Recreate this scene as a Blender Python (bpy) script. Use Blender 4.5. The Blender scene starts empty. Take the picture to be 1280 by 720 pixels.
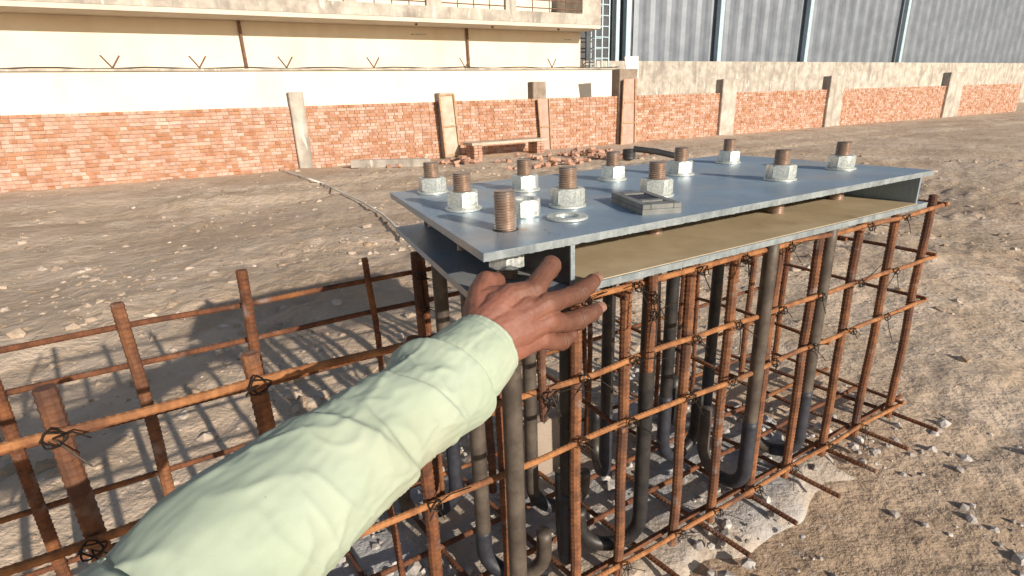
import bpy, bmesh, math, random
from mathutils import Vector, Matrix, noise
random.seed(7)
sc = bpy.context.scene
COL = sc.collection
R_ = math.radians
# ------------------------------------------------------------------ camera
CZ = 1.40                                   # height of the phone above the far ground
FPX = 685.0                                 # focal length in pixels of a 1280 wide frame
_n = Vector((70.0, 2026.0, FPX)).normalized()          # straight down, seen from the camera
_f = (Vector((0, 0, 1)) - _n * _n.z).normalized()
_x = _f.cross(-_n)
if _x.x < 0: _x = -_x
ROT = Matrix((_x, _f, -_n))
CAM = Vector((0, 0, CZ))
cd = bpy.data.cameras.new('camera')
cam = bpy.data.objects.new('camera', cd)
COL.objects.link(cam)
cd.sensor_width = 36.0
cd.lens = 36.0 * FPX / 1280.0
cd.clip_start = 0.01
cd.clip_end = 500
_r, _d, _w = ROT.col[0], ROT.col[1], ROT.col[2]
m4 = Matrix.Identity(4)
for i in range(3):
    m4[i][0], m4[i][1], m4[i][2], m4[i][3] = _r[i], -_d[i], -_w[i], CAM[i]
cam.matrix_world = m4
sc.camera = cam
# ------------------------------------------------------------------ light
SUN_AZ, SUN_EL = 140.0, 20.0
w = bpy.data.worlds.new('World')
sc.world = w
w.use_nodes = True
nt = w.node_tree
bg = nt.nodes['Background']
sky = nt.nodes.new('ShaderNodeTexSky')
sky.sky_type = 'NISHITA'
sky.sun_disc = False
sky.sun_elevation = R_(SUN_EL)
sky.sun_rotation = R_(SUN_AZ)
nt.links.new(sky.outputs[0], bg.inputs[0])
bg.inputs[1].default_value = 0.075
sl = bpy.data.lights.new('sun', 'SUN')
sl.energy = 4.7
sl.angle = R_(0.6)
sl.color = (1.0, 0.90, 0.775)
so = bpy.data.objects.new('sun', sl)
COL.objects.link(so)
to_sun = Vector((math.sin(R_(SUN_AZ)) * math.cos(R_(SUN_EL)), math.cos(R_(SUN_AZ)) * math.cos(R_(SUN_EL)), math.sin(R_(SUN_EL))))
so.rotation_euler = to_sun.to_track_quat('Z', 'Y').to_euler()
so.location = (3, -4, 6)
sc.view_settings.view_transform = 'Standard'
sc.view_settings.look = 'None'
sc.view_settings.gamma = 1.0
sc.view_settings.exposure = 0.27
# ------------------------------------------------------------------ placing helpers
def ray(px, py):
    return (ROT @ Vector((px - 640.0, py - 360.0, FPX))).normalized()
def at_z(px, py, z):
    d = ray(px, py)
    return CAM + d * ((z - CZ) / d.z)
def at_d(px, py, depth):
    return CAM + ROT @ (Vector((px - 640.0, py - 360.0, FPX)) / FPX * depth)
AZ = R_(59.3)
U = Vector((math.sin(AZ), math.cos(AZ), 0))
V = Vector((-U.y, U.x, 0))
Z = Vector((0, 0, 1))
PLATE_Z = CZ - 0.1542
FC = at_z(604.4, 317, PLATE_Z)
FC.z = 0
def uvz(u, v, z): return FC + U * u + V * v + Z * z
def at_v(px, py, v):
    d = ray(px, py)
    t = (FC.dot(V) + v) / d.dot(V)
    p = CAM + d * t
    return (p - FC).dot(U), p.z
# the compound wall and the building run along this line
WAZ = R_(61.5)
WD = Vector((math.sin(WAZ), math.cos(WAZ), 0))
WN = Vector((-WD.y, WD.x, 0))
W0 = at_z(560, 196, 0.05)
W0.z = 0
def wp(s, k, z): return W0 + WD * s + WN * k + Z * z
def at_k(px, py, k):
    d = ray(px, py)
    t = (W0 - CAM).dot(WN) + k
    p = CAM + d * (t / d.dot(WN))
    return (p - W0).dot(WD), p.z
# ------------------------------------------------------------------ objects
def tag(o, label=None, cat=None, group=None, kind=None):
    if label: o['label'] = label
    if cat: o['category'] = cat
    if group: o['group'] = group
    if kind: o['kind'] = kind
    return o
def empty(name, loc, label=None, cat=None, group=None):
    o = bpy.data.objects.new(name, None)
    o.empty_display_size = 0.05
    COL.objects.link(o)
    o.location = loc
    return tag(o, label, cat, group)
def link(name, me, mat=None, parent=None, smooth=None):
    if mat is not None:
        for m in (mat if isinstance(mat, (list, tuple)) else [mat]):
            me.materials.append(m)
    o = bpy.data.objects.new(name, me)
    COL.objects.link(o)
    if parent is not None:
        o.parent = parent
        pm = Matrix.Translation(parent.location)
        if parent.parent: pm = Matrix.Translation(parent.parent.location) @ pm
        o.matrix_parent_inverse = pm.inverted()
    return o
def build(name, bm, mat, parent=None, smooth=False, label=None, recalc=True):
    if recalc: bmesh.ops.recalc_face_normals(bm, faces=bm.faces)
    me = bpy.data.meshes.new(name)
    bm.to_mesh(me)
    bm.free()
    if smooth:
        me.polygons.foreach_set('use_smooth', [True] * len(me.polygons))
        if smooth != 2:
            try: me.set_sharp_from_angle(angle=R_(40))
            except Exception: pass
    o = link(name, me, mat, parent)
    if label: o['label'] = label
    return o
def share(name, src, parent):
    """another object with the same mesh"""
    o = bpy.data.objects.new(name, src.data)
    COL.objects.link(o)
    o.parent = parent
    return o
def box(bm, c, ax, ay, az, bev=0.0):
    """box centred c with half axes ax, ay, az"""
    c = Vector(c)
    vs = [bm.verts.new(c + ax * i + ay * j + az * k) for i in (-1, 1) for j in (-1, 1) for k in (-1, 1)]
    fs = [bm.faces.new([vs[q] for q in f]) for f in ((0, 1, 3, 2), (4, 6, 7, 5), (0, 4, 5, 1), (2, 3, 7, 6), (0, 2, 6, 4), (1, 5, 7, 3))]
    if bev > 0:
        es = {e for f in fs for e in f.edges}
        bmesh.ops.bevel(bm, geom=list(es), offset=bev, segments=1, affect='EDGES')
    return vs
def frames(pts):
    n = len(pts)
    T = []
    for i in range(n):
        a, b = pts[max(i - 1, 0)], pts[min(i + 1, n - 1)]
        T.append((b - a).normalized())
    ref = Vector((0, 0, 1)) if abs(T[0].z) < 0.9 else Vector((0.3, 1, 0)).normalized()
    nrm = (ref - T[0] * ref.dot(T[0])).normalized()
    out = []
    for t in T:
        nrm = (nrm - t * nrm.dot(t))
        nrm.normalize()
        out.append((t, nrm, t.cross(nrm)))
    return out
def tube(bm, pts, rad, seg=10, cap=True, rfun=None):
    pts = [Vector(p) for p in pts]
    fr = frames(pts)
    rings = []
    for i, p in enumerate(pts):
        r = rad[i] if isinstance(rad, (list, tuple)) else rad
        t, a, b = fr[i]
        ring = []
        for k in range(seg):
            th = 2 * math.pi * k / seg
            rr = r if rfun is None else r * rfun(i, th)
            ring.append(bm.verts.new(p + a * (rr * math.cos(th)) + b * (rr * math.sin(th))))
        rings.append(ring)
    for i in range(len(rings) - 1):
        for k in range(seg):
            bm.faces.new((rings[i][k], rings[i][(k + 1) % seg], rings[i + 1][(k + 1) % seg], rings[i + 1][k]))
    if cap:
        bm.faces.new(rings[0][::-1])
        bm.faces.new(rings[-1])
    return rings
def ribbed(bm, a, b, r, pitch=0.009, seg=10, wob=0.0015):
    """deformed bar: slanted ribs along a straight bar with slight wobble"""
    a, b = Vector(a), Vector(b)
    L = (b - a).length
    n = max(4, int(L / pitch) * 3)
    ph = random.uniform(0, 50)
    pts = []
    for i in range(n + 1):
        t = i / n
        p = a.lerp(b, t)
        p = p + Vector((noise.noise(Vector((t * L * 5, ph, 0))), noise.noise(Vector((t * L * 5, ph, 9))), noise.noise(Vector((t * L * 5, ph, 4))))) * wob
        pts.append(p)
    def rf(i, th):
        if i in (0, n): return 0.92
        return (1.07 if (i + int(round(1.5 * math.sin(th)))) % 3 == 0 else 0.965) + (0.035 if abs(math.sin(th)) > 0.97 else 0)
    tube(bm, pts, r, seg, True, rf)
# ------------------------------------------------------------------ materials
def mat(name, c1, c2=None, rough=0.6, metal=0.0, scale=30.0, bump=0.0, bscale=None, c3=None, s3=4.0, detail=6.0, rvar=0.0, island=0.0, bdist=0.002, spec=0.5, edge=(0.38, 0.62), edge3=(0.52, 0.66)):
    m = bpy.data.materials.new(name)
    m.use_nodes = True
    t = m.node_tree
    N, Lk = t.nodes, t.links
    b = N['Principled BSDF']
    b.inputs['Roughness'].default_value = rough
    b.inputs['Metallic'].default_value = metal
    b.inputs['Specular IOR Level'].default_value = spec
    tc = N.new('ShaderNodeTexCoord')
    col = None
    def noi(sc_, det=detail):
        n = N.new('ShaderNodeTexNoise')
        n.inputs['Scale'].default_value = sc_
        n.inputs['Detail'].default_value = det
        n.inputs['Roughness'].default_value = 0.62
        Lk.new(tc.outputs['Object'], n.inputs['Vector'])
        return n
    if c2 is not None:
        n = noi(scale)
        rp = N.new('ShaderNodeValToRGB')
        rp.color_ramp.elements[0].position = edge[0]
        rp.color_ramp.elements[1].position = edge[1]
        rp.color_ramp.elements[0].color = (*c1, 1)
        rp.color_ramp.elements[1].color = (*c2, 1)
        Lk.new(n.outputs['Fac'], rp.inputs[0])
        col = rp.outputs[0]
        if c3 is not None:
            n3 = noi(s3)
            r3 = N.new('ShaderNodeMapRange')
            r3.inputs[1].default_value, r3.inputs[2].default_value = edge3
            Lk.new(n3.outputs['Fac'], r3.inputs[0])
            mx = N.new('ShaderNodeMix')
            mx.data_type = 'RGBA'
            Lk.new(r3.outputs[0], mx.inputs[0])
            Lk.new(col, mx.inputs[6])
            mx.inputs[7].default_value = (*c3, 1)
            col = mx.outputs[2]
        if rvar:
            rr = N.new('ShaderNodeMapRange')
            rr.inputs[1].default_value, rr.inputs[2].default_value = 0.3, 0.7
            rr.inputs[3].default_value, rr.inputs[4].default_value = rough - rvar, rough + rvar
            Lk.new(n.outputs['Fac'], rr.inputs[0])
            Lk.new(rr.outputs[0], b.inputs['Roughness'])
    if island:
        ge = N.new('ShaderNodeNewGeometry')
        hs = N.new('ShaderNodeHueSaturation')
        vr = N.new('ShaderNodeMapRange')
        vr.inputs[3].default_value, vr.inputs[4].default_value = 1 - island, 1 + island
        Lk.new(ge.outputs['Random Per Island'], vr.inputs[0])
        Lk.new(vr.outputs[0], hs.inputs['Value'])
        sr = N.new('ShaderNodeMath')
        sr.operation = 'MULTIPLY_ADD'
        Lk.new(ge.outputs['Random Per Island'], sr.inputs[0])
        sr.inputs[1].default_value = -0.5
        sr.inputs[2].default_value = 1.2
        Lk.new(sr.outputs[0], hs.inputs['Saturation'])
        if col is not None: Lk.new(col, hs.inputs['Color'])
        else: hs.inputs['Color'].default_value = (*c1, 1)
        col = hs.outputs[0]
    if col is not None: Lk.new(col, b.inputs['Base Color'])
    else: b.inputs['Base Color'].default_value = (*c1, 1)
    if bump:
        bn = noi(bscale or scale * 2, 8.0)
        bp = N.new('ShaderNodeBump')
        bp.inputs['Strength'].default_value = bump
        bp.inputs['Distance'].default_value = bdist
        Lk.new(bn.outputs['Fac'], bp.inputs['Height'])
        Lk.new(bp.outputs[0], b.inputs['Normal'])
    return m
M = {}
M['plate'] = mat('mill_scale_steel', (0.25, 0.345, 0.44), (0.33, 0.42, 0.505), 0.45, 0.4, 9, 0.10, 240, c3=(0.42, 0.42, 0.42), s3=5, rvar=0.12, bdist=0.0006)
M['cut'] = mat('flame_cut_edge', (0.28, 0.33, 0.36), (0.46, 0.52, 0.54), 0.45, 0.5, 34, 0.6, 420, bdist=0.0008)
M['under'] = mat('shaded_dark_steel', (0.07, 0.072, 0.078), (0.12, 0.12, 0.125), 0.6, 0.4, 20, 0.2, 120, bdist=0.0006)  # shade of the stiffener's unlit side is put into this dark colour
M['tan'] = mat('dusty_sunlit_tan', (0.46, 0.36, 0.22), (0.56, 0.45, 0.29), 0.5, 0.0, 14, 0.1, 160, c3=(0.36, 0.27, 0.16), s3=7, bdist=0.0006)  # dust plus warm sunlight and reflection, put into the colour
M['zinc'] = mat('zinc_coat', (0.50, 0.53, 0.50), (0.78, 0.80, 0.74), 0.40, 0.55, 380, 0.25, 420, rvar=0.08, bdist=0.0006)
M['thread'] = mat('rusty_thread', (0.32, 0.23, 0.175), (0.50, 0.38, 0.30), 0.40, 0.55, 60, 0.1, 300, c3=(0.30, 0.26, 0.24), s3=30, bdist=0.0004)
M['rod'] = mat('dull_steel_rod', (0.070, 0.056, 0.046), (0.125, 0.10, 0.08), 0.55, 0.25, 26, 0.4, 220, c3=(0.175, 0.145, 0.115), s3=11, bdist=0.0008)
M['rod2'] = mat('black_steel_rod', (0.022, 0.022, 0.024), (0.05, 0.046, 0.044), 0.45, 0.3, 26, 0.4, 220, c3=(0.08, 0.07, 0.06), s3=9, bdist=0.0008)
M['tape'] = mat('bitumen_coat', (0.018, 0.02, 0.028), (0.04, 0.042, 0.055), 0.55, 0, 40, 0.3, 120, bdist=0.0008)
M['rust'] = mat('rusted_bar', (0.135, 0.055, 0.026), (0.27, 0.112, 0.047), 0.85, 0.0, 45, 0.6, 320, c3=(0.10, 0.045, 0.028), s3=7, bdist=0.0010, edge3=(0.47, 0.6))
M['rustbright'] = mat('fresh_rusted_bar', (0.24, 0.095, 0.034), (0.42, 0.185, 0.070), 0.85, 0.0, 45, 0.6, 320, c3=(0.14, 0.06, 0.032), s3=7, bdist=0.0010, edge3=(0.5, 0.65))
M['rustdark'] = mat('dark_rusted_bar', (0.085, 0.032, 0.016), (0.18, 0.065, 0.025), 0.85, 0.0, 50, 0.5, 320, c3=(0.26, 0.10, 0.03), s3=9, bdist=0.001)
M['wire'] = mat('black_wire', (0.02, 0.017, 0.015), (0.05, 0.035, 0.025), 0.5, 0.5, 80)
M['grey'] = mat('grey_cast_bar', (0.16, 0.165, 0.155), (0.25, 0.25, 0.235), 0.6, 0.2, 40, 0.3, 160, bdist=0.0008)
M['earth'] = mat('dry_earth', (0.52, 0.39, 0.27), (0.66, 0.52, 0.39), 0.95, 0, 3.2, 0.9, 9, c3=(0.43, 0.315, 0.215), s3=0.9, bdist=0.05, detail=10)
M['stone'] = mat('earth_clod', (0.36, 0.265, 0.18), (0.52, 0.40, 0.295), 0.95, 0, 14, 0.6, 60, island=0.30, bdist=0.01)
M['gravel'] = mat('grey_gravel', (0.34, 0.31, 0.28), (0.50, 0.46, 0.42), 0.9, 0, 40, 0.6, 120, island=0.35, bdist=0.004)
M['concrete'] = mat('blinding_concrete', (0.34, 0.34, 0.34), (0.50, 0.495, 0.485), 0.9, 0, 11, 0.9, 60, c3=(0.45, 0.38, 0.30), s3=5, bdist=0.012, edge3=(0.55, 0.7))
M['oldconc'] = mat('grimy_concrete', (0.36, 0.32, 0.27), (0.55, 0.50, 0.43), 0.9, 0, 2.2, 0.4, 20, c3=(0.25, 0.22, 0.19), s3=0.9, bdist=0.01, edge3=(0.56, 0.72))
M['roughconc'] = mat('brown_concrete', (0.24, 0.185, 0.14), (0.36, 0.29, 0.23), 0.9, 0, 3.5, 0.5, 25, bdist=0.01)
M['cream'] = mat('cream_render', (0.75, 0.65, 0.51), (0.81, 0.72, 0.59), 0.9, 0, 0.7, 0.2, 18, bdist=0.006)
M['cream2'] = mat('pale_render', (0.78, 0.71, 0.57), (0.84, 0.78, 0.66), 0.9, 0, 0.9, 0.2, 18, bdist=0.006)
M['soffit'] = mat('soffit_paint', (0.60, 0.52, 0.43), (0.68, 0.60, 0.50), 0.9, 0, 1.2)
M['brick'] = mat('red_brick', (0.40, 0.205, 0.13), (0.53, 0.30, 0.20), 0.92, 0, 5, 0.5, 40, c3=(0.54, 0.37, 0.27), s3=4, island=0.17, bdist=0.006, edge3=(0.5, 0.75))
M['mortar'] = mat('mortar', (0.42, 0.28, 0.21), (0.52, 0.37, 0.29), 0.95, 0, 8, 0.5, 50, bdist=0.006)
M['board'] = mat('weathered_board', (0.47, 0.39, 0.30), (0.60, 0.51, 0.41), 0.85, 0, 5, 0.4, 40, c3=(0.34, 0.25, 0.19), s3=2.5, bdist=0.004)
M['pinkboard'] = mat('pink_shutter_board', (0.48, 0.27, 0.21), (0.58, 0.36, 0.29), 0.85, 0, 5, 0.4, 40, c3=(0.44, 0.34, 0.28), s3=3, bdist=0.004)
M['batten'] = mat('timber_batten', (0.36, 0.22, 0.13), (0.50, 0.34, 0.21), 0.85, 0, 9, 0.4, 40, bdist=0.003)
M['dark'] = mat('dark_sheet', (0.055, 0.06, 0.07), (0.085, 0.09, 0.10), 0.6, 0.2, 2)
M['sheet'] = mat('grey_cladding', (0.15, 0.17, 0.20), (0.20, 0.225, 0.26), 0.5, 0.3, 1.2)
M['bluesteel'] = mat('pale_blue_paint', (0.36, 0.48, 0.54), (0.46, 0.57, 0.62), 0.5, 0.1, 5)
M['iron'] = mat('rusty_railing', (0.13, 0.07, 0.05), (0.22, 0.12, 0.08), 0.8, 0, 9)
M['white'] = mat('white_paint', (0.74, 0.73, 0.70), (0.82, 0.81, 0.79), 0.7, 0, 4)
M['black'] = mat('black_plastic', (0.02, 0.02, 0.022), (0.04, 0.04, 0.042), 0.5, 0, 5)
M['rope'] = mat('white_rope', (0.72, 0.68, 0.6), (0.8, 0.76, 0.7), 0.8, 0, 60)
M['skin'] = mat('brown_skin', (0.130, 0.054, 0.032), (0.190, 0.083, 0.051), 0.60, 0, 34, 0.55, 260, c3=(0.24, 0.095, 0.06), s3=18, bdist=0.0012)
M['nail'] = mat('finger_nail', (0.50, 0.29, 0.22), (0.56, 0.34, 0.26), 0.3, 0, 40)
M['shirt'] = mat('mint_cotton', (0.345, 0.415, 0.315), (0.395, 0.46, 0.36), 0.85, 0, 16, 0.35, 900, c3=(0.44, 0.475, 0.37), s3=5, bdist=0.0004)
def layer(m, fac_socket, color, amount=1.0):
    """mix a colour over the base colour of a material"""
    t = m.node_tree
    b = t.nodes['Principled BSDF']
    old = b.inputs['Base Color'].links[0].from_socket
    mx = t.nodes.new('ShaderNodeMix')
    mx.data_type = 'RGBA'
    ml = t.nodes.new('ShaderNodeMath')
    ml.operation = 'MULTIPLY'
    ml.inputs[1].default_value = amount
    ml.use_clamp = True
    t.links.new(fac_socket, ml.inputs[0])
    t.links.new(ml.outputs[0], mx.inputs[0])
    t.links.new(old, mx.inputs[6])
    mx.inputs[7].default_value = (*color, 1)
    t.links.new(mx.outputs[2], b.inputs['Base Color'])
def nfac(m, scale, lo, hi, stretch=(1, 1, 1), rot=0.0, off=0.0, detail=5.0):
    """a noise mask, optionally stretched"""
    t = m.node_tree
    tc = t.nodes.new('ShaderNodeTexCoord')
    mp = t.nodes.new('ShaderNodeMapping')
    mp.inputs['Scale'].default_value = stretch
    mp.inputs['Rotation'].default_value = (0, 0, rot)
    mp.inputs['Location'].default_value = (off, off, off)
    n = t.nodes.new('ShaderNodeTexNoise')
    n.inputs['Scale'].default_value = scale
    n.inputs['Detail'].default_value = detail
    r = t.nodes.new('ShaderNodeMapRange')
    r.inputs[1].default_value, r.inputs[2].default_value = lo, hi
    t.links.new(tc.outputs['Object'], mp.inputs[0])
    t.links.new(mp.outputs[0], n.inputs['Vector'])
    t.links.new(n.outputs['Fac'], r.inputs[0])
    return r.outputs[0]
def spot(m, p, r0, r1):
    """a round mask about a point of the place"""
    t = m.node_tree
    tc = t.nodes.new('ShaderNodeTexCoord')
    d = t.nodes.new('ShaderNodeVectorMath')
    d.operation = 'DISTANCE'
    d.inputs[1].default_value = p
    n = t.nodes.new('ShaderNodeTexNoise')
    n.inputs['Scale'].default_value = 90
    a = t.nodes.new('ShaderNodeMath')
    a.operation = 'MULTIPLY_ADD'
    a.inputs[1].default_value = r1 * 0.9
    t.links.new(tc.outputs['Object'], d.inputs[0])
    t.links.new(tc.outputs['Object'], n.inputs['Vector'])
    t.links.new(n.outputs['Fac'], a.inputs[0])
    t.links.new(d.outputs['Value'], a.inputs[2])
    r = t.nodes.new('ShaderNodeMapRange')
    r.inputs[1].default_value, r.inputs[2].default_value = r0 + r1 * 0.45, r1 + r1 * 0.45
    r.inputs[3].default_value, r.inputs[4].default_value = 1, 0
    t.links.new(a.outputs[0], r.inputs[0])
    return r.outputs[0]
mp_ = M['plate']
layer(mp_, nfac(mp_, 30, 0.60, 0.68, (1, 14, 1), 0.7), (0.50, 0.53, 0.55), 0.5)      # fine scratches
layer(mp_, nfac(mp_, 24, 0.62, 0.70, (12, 1, 1), 0.2, 3), (0.13, 0.16, 0.20), 0.5)
layer(mp_, nfac(mp_, 6, 0.52, 0.75, off=8), (0.44, 0.39, 0.33), 0.45)                # dust
layer(mp_, nfac(mp_, 160, 0.66, 0.72, off=4), (0.62, 0.60, 0.56), 0.6)               # specks
layer(mp_, spot(mp_, at_z(653, 287, PLATE_Z), 0.004, 0.013), (0.42, 0.27, 0.16), 0.75)  # rust stain beside the bare bolt
ms_ = M['shirt']
layer(ms_, nfac(ms_, 7, 0.55, 0.78, off=2), (0.42, 0.40, 0.28), 0.45)
layer(ms_, nfac(ms_, 150, 0.735, 0.76, off=5), (0.16, 0.13, 0.09), 0.7)
for q in ('rust', 'rustdark'):
    layer(M[q], nfac(M[q], 22, 0.60, 0.72, off=6), (0.30, 0.27, 0.25), 0.5)          # cement splashes
mc_ = M['concrete']
layer(mc_, nfac(mc_, 4.0, 0.42, 0.58, off=1), (0.50, 0.40, 0.30), 0.75)               # spilled soil
mo_ = M['oldconc']
layer(mo_, nfac(mo_, 1.6, 0.52, 0.70, (3, 3, 0.35), off=2), (0.20, 0.18, 0.16), 0.6)  # rain streaks
layer(mo_, nfac(mo_, 4.0, 0.62, 0.70, (2, 2, 0.5), off=7), (0.74, 0.70, 0.62), 0.7)
for q in ('cream', 'cream2'):
    layer(M[q], nfac(M[q], 0.8, 0.50, 0.78, (2.4, 2.4, 0.35), off=3), (0.58, 0.48, 0.36), 0.35)
me_ = M['earth']
layer(me_, nfac(me_, 0.45, 0.48, 0.64, off=4), (0.43, 0.305, 0.20), 0.6)
layer(me_, nfac(me_, 30, 0.60, 0.70, off=9), (0.62, 0.52, 0.42), 0.6)
mh_ = M['skin']
_at = mh_.node_tree.nodes.new('ShaderNodeAttribute')
_at.attribute_name = 'crease'
layer(mh_, nfac(mh_, 9, 0.45, 0.70, off=3), (0.30, 0.115, 0.08), 0.6)
layer(mh_, nfac(mh_, 320, 0.62, 0.74, off=1), (0.12, 0.05, 0.03), 0.5)
layer(mh_, _at.outputs['Fac'], (0.090, 0.036, 0.022), 0.8)                           # darker skin of the fingers and creases
for nm, e in (('skin', 0.06),):
    pb = M[nm].node_tree.nodes['Principled BSDF']
    pb.inputs['Subsurface Weight'].default_value = e
    pb.inputs['Subsurface Radius'].default_value = (0.006, 0.002, 0.001)
# ------------------------------------------------------------------ ground
FLOOR = CZ - 0.93                           # the blinding the cage stands on
def ground_h(x, y):
    p = Vector((x, y, 0))
    c = uvz(0.35, 0.33, 0)
    r = (Vector((x, y, 0)) - Vector((c.x, c.y, 0))).length
    t = min(1, max(0, (r - 1.2) / 7.0))
    t = t * t * (3 - 2 * t)
    base = (FLOOR - 0.035) * (1 - t) + 0.03 * t
    amp = 0.02 + 0.055 * min(1, max(0, (r - 0.9) / 1.5))
    if r > 9: amp *= max(0.45, 1 - (r - 9) / 14)
    q = p + Vector((noise.noise(p * 0.9), noise.noise(p * 0.9 + Vector((7, 0, 0))), 0)) * 0.35
    rough = 0.35 + 0.65 * min(1, max(0, 0.5 + 1.6 * noise.noise(p * 0.55 + Vector((3, 8, 0)))))
    h = noise.noise(q * 0.7) * amp * 1.1
    h += abs(noise.noise(q * 2.1 + Vector((9, 3, 0)))) * amp * 1.0 * rough
    h += (0.5 - abs(noise.noise(q * 4.6))) * amp * 0.55 * rough
    h += noise.noise(q * 11) * amp * 0.22 * rough
    if r < 7: h += noise.noise(q * 26) * amp * 0.13 * rough
    # wheel ruts running along the wall
    k = (p - W0).dot(WN)
    for kk in (-3.1, -4.7):
        e = (k - kk + 0.25 * noise.noise(p * 0.4)) / 0.22
        h += 0.05 * (math.exp(-(e - 1.3) ** 2 * 2) * 0.6 - math.exp(-e * e))
    return base + h
def ground():
    bm = bmesh.new()
    nr = 300
    angs = [R_(-80) + R_(160) * i / 620 for i in range(621)] + [R_(80) + R_(200) * i / 70 for i in range(1, 70)]
    na = len(angs)
    rows = []
    c = Vector((0.0, 0.0, 0))
    for i in range(nr):
        r = 0.05 * (1.0245 ** i) - 0.04 + i * 0.006 if i else 0.01
        row = []
        for a in angs:
            x, y = c.x + r * math.sin(a), c.y + r * math.cos(a)
            row.append(bm.verts.new((x, y, ground_h(x, y))))
        rows.append(row)
    for i in range(nr - 1):
        for k in range(na):
            bm.faces.new((rows[i][k], rows[i][(k + 1) % na], rows[i + 1][(k + 1) % na], rows[i + 1][k]))
    bm.faces.new(rows[0][::-1])
    tag(build('ground', bm, M['earth'], smooth=2, recalc=False), 'dry brown earth of the building site', kind='structure')
ground()
def rock(bm, c, r, squash=0.7):
    m = Matrix.Translation(c) @ Matrix.Rotation(random.uniform(0, 6.28), 4, Vector((random.random(), random.random(), random.random() + 0.1)).normalized())
    res = bmesh.ops.create_icosphere(bm, subdivisions=1, radius=r, matrix=m)
    for v in res['verts']:
        d = v.co - Vector(c)
        d *= 0.72 + 0.5 * random.random()
        d.z *= squash
        v.co = Vector(c) + d
bm = bmesh.new()
for i in range(9000):
    a = random.uniform(R_(-62), R_(68))
    r = random.uniform(1.3, 15) if i % 3 else random.uniform(1.3, 6)
    x, y = r * math.sin(a), r * math.cos(a)
    if (Vector((x, y, 0)) - W0).dot(WN) > -0.6: continue
    q = Vector((x, y, 0)) - FC
    if -1.0 < q.dot(U) < 1.7 and -0.6 < q.dot(V) < 0.95: continue
    if noise.noise(Vector((x * 0.8, y * 0.8, 2))) < random.uniform(-0.35, 0.35): continue
    s = (0.007 + 0.042 * random.random() ** 4) * (0.7 + r * 0.07)
    rock(bm, (x, y, ground_h(x, y) - s * random.uniform(0, 0.45)), s)
tag(build('loose_stones', bm, M['stone']), 'loose stones and clods scattered over the earth', kind='stuff')
# blinding slab under the cage
def slab():
    bm = bmesh.new()
    nu, nv = 110, 60
    g = []
    for i in range(nu + 1):
        row = []
        for j in range(nv + 1):
            u = -0.50 + 1.72 * i / nu
            v = -0.03 + 0.84 * j / nv + 0.05 * noise.noise(Vector((i * 0.12, j * 0.2, 4)))
            u += 0.05 * noise.noise(Vector((j * 0.17, 2, i * 0.05)))
            if i in (0, nu): u += 0.05 * noise.noise(Vector((v * 5, i, 0)))
            if j in (0, nv): v += 0.05 * noise.noise(Vector((u * 5, j, 3)))
            p = uvz(u, v, FLOOR)
            ed = min(i / nu * 1.72, (nu - i) / nu * 1.72, j / nv * 0.84, (nv - j) / nv * 0.84)
            ed = min(1, max(0, (ed + 0.06 * noise.noise(Vector((u * 4, v * 4, 8)))) / 0.16))
            p.z += noise.fractal(Vector((u * 6, v * 6, 0)), 0.9, 2, 4) * 0.008 - 0.10 * (1 - ed * ed * (3 - 2 * ed))
            row.append(bm.verts.new(p))
        g.append(row)
    for i in range(nu):
        for j in range(nv):
            bm.faces.new((g[i][j], g[i + 1][j], g[i + 1][j + 1], g[i][j + 1]))
    tag(build('concrete_pad', bm, M['concrete'], smooth=2), 'rough grey concrete pad under the reinforcement cage', kind='structure')
slab()
bm = bmesh.new()
for i in range(2600):
    u, v = random.uniform(-0.9, 1.6), random.uniform(-0.35, 0.95)
    if noise.noise(Vector((u * 2.6, v * 2.6, 5))) < random.uniform(-0.3, 0.25): continue
    s = 0.003 + 0.016 * random.random() ** 2.5
    rock(bm, uvz(u, v, (FLOOR if -0.45 < u < 1.2 and 0 < v < 0.78 else ground_h(*uvz(u, v, 0).xy)) + s * random.uniform(-0.2, 0.3)), s, 0.8)
tag(build('gravel_scatter', bm, M['gravel']), 'grey gravel chips lying on the concrete pad', kind='stuff')
# ------------------------------------------------------------------ brick compound wall
def brick_wall():
    s_top, z_top = at_k(560, 126.5, 0)
    root = empty('brick_wall', wp(0, 0, 0), 'unplastered red brick compound wall at the back of the site', 'wall')
    H = z_top
    z0 = -0.05
    ch = 0.076
    nc = int(round((H - z0) / ch))
    ch = (H - z0) / nc
    s0, s1 = -24.0, 34.0
    bm = bmesh.new()
    box(bm, wp((s0 + s1) / 2, 0.115, (H + z0) / 2 - 0.006), WD * (s1 - s0) / 2, WN * 0.105, Z * ((H - z0) / 2 - 0.008))
    build('mortar_core', bm, M['mortar'], root)
    bm = bmesh.new()
    bl = 0.238
    for c in range(nc):
        s = s0 + (bl / 2 if c % 2 else 0) + random.uniform(-0.02, 0.02)
        top = c == nc - 1
        step = 0.122 if (top or c % 2) else bl
        zc = z0 + ch * (c + 0.5)
        while s < s1:
            g = 0.006
            L = step - 2 * g
            if -18 < s < 34:
                pr = random.uniform(-0.006, 0.008)
                box(bm, wp(s + step / 2, 0.10 - pr, zc + random.uniform(-0.003, 0.003)), WD * (L / 2), WN * 0.112, Z * (ch / 2 - 0.007))
            s += step
    o = build('brick', bm, M['brick'], root)
    o['kind'] = 'stuff'
    return H
WALL_H = brick_wall()
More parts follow.
